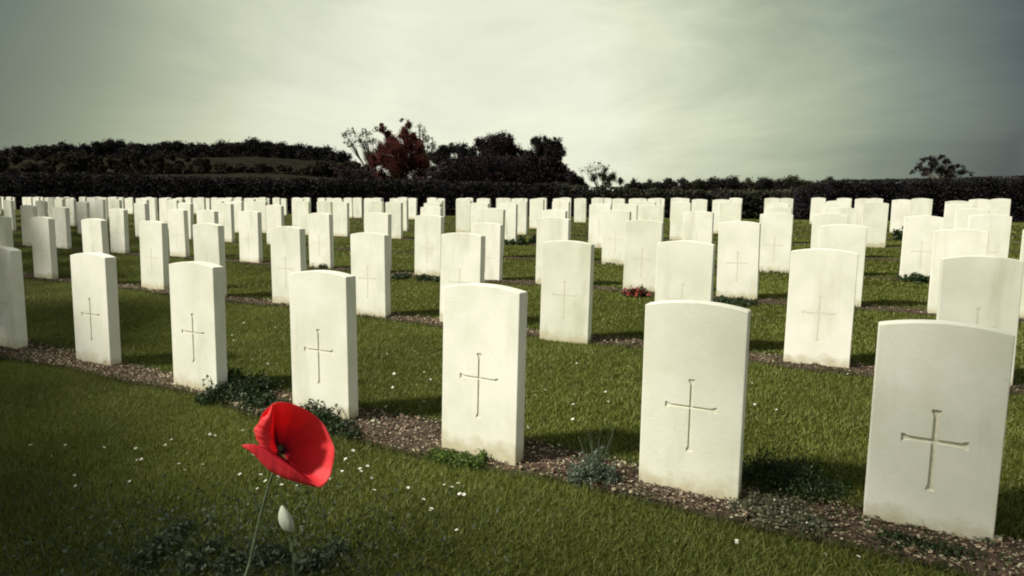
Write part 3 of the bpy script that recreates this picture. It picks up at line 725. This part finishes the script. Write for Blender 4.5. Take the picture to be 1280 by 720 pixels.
# ------------------------------------------------------------------ poppy
DP = .74; KP = DP/FPX
def PW(u, v, d=0):      # d in flower pixels towards the viewer
    return W(u, v, DP-d*KP)
def poppy_mat():
    m, n, l, b = mat('poppy_petal')
    at = n.new('ShaderNodeAttribute'); at.attribute_name = 'rad'
    t = noise(n, l, 60, 4, .5)
    md = n.new('ShaderNodeMath'); md.operation = 'MULTIPLY_ADD'; l.new(t.outputs['Fac'], md.inputs[0]); md.inputs[1].default_value = .12; l.new(at.outputs['Fac'], md.inputs[2])
    r = ramp(n, l, md.outputs[0], [(.08, (.03, .006, .02)), (.22, (.16, .008, .035)), (.40, (.72, .020, .045)), (.66, (.92, .06, .08)), (1., (.94, .09, .10))])
    # fine radial veins
    at2 = n.new('ShaderNodeAttribute'); at2.attribute_name = 'ang'
    wv = n.new('ShaderNodeTexNoise'); wv.inputs['Scale'].default_value = 1; wv.inputs['Detail'].default_value = 3
    cx = n.new('ShaderNodeCombineXYZ'); mm = n.new('ShaderNodeMath'); mm.operation = 'MULTIPLY'; l.new(at2.outputs['Fac'], mm.inputs[0]); mm.inputs[1].default_value = 40
    l.new(mm.outputs[0], cx.inputs[0]); l.new(at.outputs['Fac'], cx.inputs[1]); l.new(cx.outputs[0], wv.inputs['Vector'])
    rv = ramp(n, l, wv.outputs['Fac'], [(.3, (.86, .80, .80)), (.65, (1, 1, 1))])
    c = mixc(n, l, .7, r.outputs[0], rv.outputs[0], 'MULTIPLY')
    l.new(c, b.inputs['Base Color']); b.inputs['Roughness'].default_value = .5; b.inputs['Specular IOR Level'].default_value = .25
    bp = n.new('ShaderNodeBump'); bp.inputs['Strength'].default_value = .35; bp.inputs['Distance'].default_value = .001
    l.new(wv.outputs['Fac'], bp.inputs['Height']); l.new(bp.outputs[0], b.inputs['Normal'])
    tr = n.new('ShaderNodeBsdfTranslucent'); l.new(c, tr.inputs[0]); mx = n.new('ShaderNodeMixShader'); mx.inputs[0].default_value = .5
    l.new(b.outputs[0], mx.inputs[1]); l.new(tr.outputs[0], mx.inputs[2]); l.new(mx.outputs[0], n['Material Output'].inputs[0])
    return m
POP = poppy_mat()
def smooth_curve(P, m_):
    """Catmull-Rom through control points"""
    P = np.array(P, float); k = len(P); Q = np.vstack([2*P[0]-P[1], P, 2*P[-1]-P[-2]]); out = []
    for s in np.linspace(0, k-1-1e-6, m_):
        i = int(s); t = s-i; a, b, c, d = Q[i], Q[i+1], Q[i+2], Q[i+3]
        out.append(.5*((2*b)+(-a+c)*t+(2*a-5*b+4*c-d)*t*t+(-a+3*b-3*c+d)*t**3))
    return np.array(out)
pop_base = G(322, 735)
pc = PW(352, 564, -26)
stem_pts = [PW(352, 564, -30), PW(348, 578, -34), PW(338, 600, -33), PW(328, 635, -26), PW(320, 668, -20), PW(313, 700, -14), PW(300, 780, -6)]
foot = Vector((stem_pts[-1].x-.05, stem_pts[-1].y+.02, 0)); foot.z = float(gz(foot.x, foot.y))
stem_pts += [stem_pts[-1].lerp(foot, .5)+Vector((-.02, 0, 0)), foot]
poppy = empty('poppy', foot); pb = np.array(foot)
def petal(curves, rings=16, m_=44, ruff=1.5, seed=0):
    """curves: list of control curves (u,v,depth) from the heart outwards; surface interpolated through them"""
    C = [smooth_curve(c, m_) for c in curves]; C = np.array(C)
    S = np.array([smooth_curve(C[:, j], rings) for j in range(m_)])  # m_, rings, 3
    j = np.linspace(0, 1, m_)[:, None]; q = np.linspace(0, 1, rings)[None]
    S[:, :, 2] += ruff*q**2*(np.sin(j*23+seed)+.6*np.sin(j*51+seed*2))+ruff*.5*q*np.sin(j*13+q*5+seed)
    S[:, :, 1] += ruff*.35*q**4*np.sin(j*37+seed); S[:, :, 0] += ruff*.3*q**4*np.sin(j*43+seed)
    V = np.array([[tuple(PW(*p)) for p in row] for row in S]).reshape(-1, 3)-pb
    ii = np.arange(m_*rings).reshape(m_, rings)
    F = np.stack([ii[:-1, :-1], ii[:-1, 1:], ii[1:, 1:], ii[1:, :-1]], -1).reshape(-1, 4)
    me = npmesh('petal', V, F)
    for nm, val in (('rad', np.repeat(q, m_, 0)), ('ang', np.repeat(j, rings, 1))):
        a = me.attributes.new(nm, 'FLOAT', 'POINT'); a.data.foreach_set('value', val.astype(np.float32).ravel())
    o = link('petal', me, POP, poppy, smooth=True)
    s = o.modifiers.new('s', 'SOLIDIFY'); s.thickness = .0005
    return o
def mixcurve(a, b, t, bow=0):
    a = np.array(a, float); b = np.array(b, float); c = a*(1-t)+b*t; c[:, 2] += bow; return c
H0 = (352, 564, -26)
# wide back petal: heart -> rim
rim = [(321, 538, 4), (326, 522, 5), (336, 508, 6), (346, 503, 8), (366, 505, 0), (388, 515, -6), (405, 532, -8), (415, 550, -6), (418, 568, 0), (415, 588, 8), (408, 603, 16), (400, 608.5, 22), (386, 602, 22), (368, 590, 18)]
h = [H0]*14
petal([h, mixcurve(h, rim, .12, -6), mixcurve(h, rim, .45, -12), mixcurve(h, rim, .8, -6), rim], ruff=1.6, seed=1, m_=60, rings=20)
# second petal behind, right and above
rim = [(350, 508, -16), (372, 508, -28), (393, 519, -36), (408, 540, -38), (415, 560, -36), (413, 584, -26), (404, 603, -12)]
h = [(354, 562, -38)]*7
petal([h, mixcurve(h, rim, .4, -16), mixcurve(h, rim, .8, -8), rim], ruff=1.4, seed=4)
# left petal folding inwards
rim = [(339, 506, 10), (335, 516, 12), (328, 522, 13), (322, 530, 14), (317.5, 536, 14), (319, 544, 15), (322, 552, 16), (328, 560, 16), (338, 568, 13)]
foldl = [(341, 512, 5), (342, 522, 6), (341, 530, 7), (340, 538, 7), (340, 545, 6), (341, 552, 4), (343, 557, 1), (345, 562, -4), (347, 566, -8)]
h = [(350, 560, -22)]*9
petal([h, mixcurve(h, foldl, .6, -6), foldl, mixcurve(foldl, rim, .5, 6), rim], ruff=.9, seed=7)
# front petal: rises from the heart towards the viewer, its lip curls outward and down
lip = [(303, 556.5, 34), (312, 555, 36), (322, 556.5, 36), (332, 561, 36), (343, 569, 36), (356, 578, 36), (372, 589, 34), (386, 600, 30), (400, 608, 25)]
low = [(304, 559, 40), (312, 564, 43), (321, 572, 44), (331, 583, 42), (343, 592, 40), (356, 598, 38), (370, 602.5, 35), (385, 607, 30), (400, 609, 26)]
under = [(312, 560, 32), (317, 565, 30), (325, 573, 28), (334, 581, 24), (346, 588, 22), (358, 594, 22), (372, 599, 22), (386, 604, 22), (400, 608, 23)]
lip, low, under = ([(a, b_, 6+.6*(c-10)) for a, b_, c in q] for q in (lip, low, under))
h = [(350, 568, -22)]*9
petal([h, mixcurve(h, lip, .5, -5), lip, mixcurve(lip, low, .5, 3), low, under], ruff=.5, seed=11, rings=24)
# seed pod and stamens
POD = plain('poppy_pod', (.045, .06, .035), .6, .3, 200); STAM = plain('poppy_stamen', (.012, .008, .014), .6, .3, 200)
bm = bmesh.new(); bmesh.ops.create_uvsphere(bm, u_segments=20, v_segments=12, radius=.0046)
for v in bm.verts:
    a = math.atan2(v.co.y, v.co.x); k = 1+.06*math.cos(a*9); v.co.x *= k; v.co.y *= k
    if v.co.z > .003: v.co.z = .003+(v.co.z-.003)*.3; v.co.x *= 1.25; v.co.y *= 1.25
    v.co.z *= 1.25
axisv = (PW(340, 552, 30)-PW(352, 564, -26)).normalized(); qd = axisv.to_track_quat('Z', 'Y')
me = bpy.data.meshes.new('seed_pod'); bm.to_mesh(me); bm.free(); o = link('seed_pod', me, POD, poppy, smooth=True); o.location = PW(350, 561, -16)-foot; o.rotation_euler = qd.to_euler()
sv = []; p0 = PW(351, 563, -22)-foot
for i in range(90):
    a = rng.uniform(0, 6.28); sp = rng.uniform(.35, .85); L_ = rng.uniform(.006, .0105)
    dl = qd @ Vector((math.cos(a)*math.sin(sp), math.sin(a)*math.sin(sp), math.cos(sp))); e = p0+dl*L_
    sv.append(tube([p0, e], [.00018, .00018], 3)); sv.append(tube([e, e+dl*.0006, e+dl*.0014], [.0005, .0008, .0004], 5))
link('stamens', merge('stamens', sv), STAM, poppy)
STEMM = plain('poppy_stem', (.075, .10, .05), .7, .25, 90)
sp = smooth_curve([tuple(p-foot) for p in stem_pts], 40)
segs = [tube([Vector(p) for p in sp], [.0012+.0007*i/39 for i in range(40)], 8)]
for i in range(260):   # fine hairs
    j = rng.integers(2, 38); p = Vector(sp[j]).lerp(Vector(sp[j+1]), rng.random()); d = Vector(rng.normal(0, 1, 3)); d.normalize(); segs.append(tube([p, p+d*.0042], [.00012, .00005], 3))
link('stem', merge('stem', segs), STEMM, poppy)
tag(poppy, 'single bright red poppy with dark heart on a thin hairy stem', 'poppy')

# pale closed bud beside the poppy stem
DB = .86
def BW(u, v, d=0): return W(u, v, DB-d*DB/FPX)
bfoot = BW(372, 820); bfoot.z = float(gz(bfoot.x, bfoot.y)); bud = empty('pale_flower', bfoot)
BUDM = leafmat('pale_petal', [(.45, .50, .40), (.68, .70, .60)], .3, .6)
for s_, (uo, dp) in enumerate([(0, 0), (5, 4), (-3, 5)]):
    rows_ = []
    for t in np.linspace(0, 1, 12):
        vtx = 632+t*34; wid = [0.4, 3.4, 5.6, 7.4, 8.8, 9.8, 10.4, 10.4, 9.8, 8.4, 6.0, 2.6][int(round(t*11))]*(1-.18*s_)
        cu = 352.5+t*9+uo*.5*t
        rows_.append([(cu+wid*math.sin(a)*.9, vtx+abs(uo)*(1-t)*.6, dp*.4+wid*math.cos(a)*(.8 if s_ != 2 else -.8)) for a in np.linspace(-1.3, 1.3, 9)])
    S = np.array([[tuple(BW(*p)) for p in row] for row in rows_]).reshape(-1, 3)-np.array(bfoot)
    ii = np.arange(12*9).reshape(12, 9); F = np.stack([ii[:-1, :-1], ii[:-1, 1:], ii[1:, 1:], ii[1:, :-1]], -1).reshape(-1, 4)
    o = link('petal', npmesh('petal', S, F), BUDM, bud, smooth=True); sm = o.modifiers.new('s', 'SOLIDIFY'); sm.thickness = .0004
bp_ = [BW(362, 664)-bfoot, BW(364, 690)-bfoot, BW(368, 740)-bfoot, Vector((0, 0, 0))]
link('stem', merge('stem', [tube([Vector(p) for p in smooth_curve([tuple(q) for q in bp_], 16)], [.0009]*16, 6)]), STEMM, bud)
tag(bud, 'pale greenish white closed flower bud right of the poppy stem', 'flower bud')

# ------------------------------------------------------------------ unseen trees added beside and behind the camera to darken the frame edges
SH_ = Vector((math.sin(A_), -math.cos(A_), 0)); QH_ = Vector((math.cos(A_)*math.sin(EL), math.sin(A_)*math.sin(EL), math.cos(EL)))
def added_shade_tree(label, foot, clumps, cnt, leaf=.05):
    """clumps: (s, q, radius, height) of the boughs, s and q measured across the direction of the sun"""
    b = Vector((foot[0], foot[1], float(gz(foot[0], foot[1])))); t = empty('added_shade_tree', b); P = []; segs = []
    fork = Vector((0, 0, 3.2)); segs.append(tube([Vector((0, 0, -.2)), Vector((.1, .05, 1.6)), fork], [.28, .22, .18], 10))
    for (s_, q_, r_, hh, dn) in clumps:
        c = SH_*s_+QH_*q_; c = c+tosun*((hh-c.z)/tosun.z); k = int(2.8*cnt*dn*r_*r_)
        ncl = int(16*r_)+5
        cc = rng.normal(0, 1, (ncl, 3)); cc /= np.linalg.norm(cc, axis=1)[:, None]; cc = np.array(c)+cc*r_*rng.uniform(.1, .85, (ncl, 1))
        q = rng.normal(0, 1, (k, 3))*r_*.26; P.append(cc[rng.integers(0, ncl, k)]+q)
        e = c-b; segs.append(tube([fork, fork.lerp(e, .5)+Vector((0, 0, .4)), e], [.09, .05, .015], 6))
    P = np.concatenate(P); V, F = leaf_quads(P, leaf, .3)
    link('crown', npmesh('crown', V-np.array(b), F), SHADEG, t); link('trunk', merge('trunk', segs), BARK, t)
    tag(t, label, 'tree')
SHADEG = leafmat('added_shade_leaves', [(.02, .035, .01), (.04, .06, .015)], .1, .6)
added_shade_tree('unseen leafy tree added behind the camera to darken the near lawn', (-5.6, -7.4),
    [(-2.0, -.35, .28, 5.2, .8), (-1.85, .15, .28, 5.2, .8), (-1.8, .7, .24, 5.2, .7), (-1.78, 1.5, .42, 5.6, .26), (-1.45, 2.0, .35, 5.6, .6), (-2.9, 2.85, .36, 7.4, .2)], 2600)
added_shade_tree('unseen leafy tree added left of the camera to darken the near left lawn', (-10.5, -4.6),
    [(-2.2, -.72, .36, 5.0, 1), (-2.6, -.85, .36, 5.0, 1), (-3.05, -.98, .38, 5.2, 1), (-3.55, -1.15, .40, 5.4, 1), (-4.0, -1.45, .42, 5.4, 1), (-4.5, -1.6, .42, 5.6, 1), (-2.9, -1.5, .5, 5.2, 1), (-3.6, -1.8, .5, 5.6, 1), (-4.4, -2.1, .5, 5.8, .9), (-5.5, -1.3, .55, 6.0, 1.2), (-6.6, -1.6, .9, 6.2, 1), (-6.2, -1.2, .6, 6.0, 1), (-5.1, -1.45, .35, 5.8, 1), (-2.45, -.5, .3, 5, 1.2), (-2.95, -.64, .3, 5, 1.2), (-3.4, -.78, .3, 5.2, 1.2), (-4.5, -1.15, .3, 5.6, 1), (-2.7, -1.0, .6, 6, 1), (-3.8, -1.5, .6, 6.2, 1), (-5.0, -1.9, .6, 6.2, 1), (-3.2, -2.0, .6, 6.4, 1), (-4.6, -2.6, .8, 6.6, 1)], 2300)
added_shade_tree('unseen tall tree added beyond the left end of the rows to dim the headstones', (-20, -1.0),
    [(-9.3, -2.2, .7, 6.2, .9), (-10.4, -2.4, .8, 6.4, .9), (-12, -2.8, 1.0, 6.6, .9), (-14, -3.3, 1.2, 7, .9), (-16.5, -3.9, 1.4, 7.2, .9)], 1500, .06)
added_shade_tree('unseen broad tree added beyond the far left end to dim distant headstones', (-30, 7.0),
    [(-19.5, -5.0, 1.6, 7.2, .8), (-24, -6.2, 1.9, 7.5, .8), (-29, -7.6, 2.1, 7.5, .8)], 1100, .07)

# ------------------------------------------------------------------ render settings
scene.render.engine = 'CYCLES'
scene.cycles.filter_width = 2.0; scene.cycles.max_bounces = 6; scene.cycles.transparent_max_bounces = 4
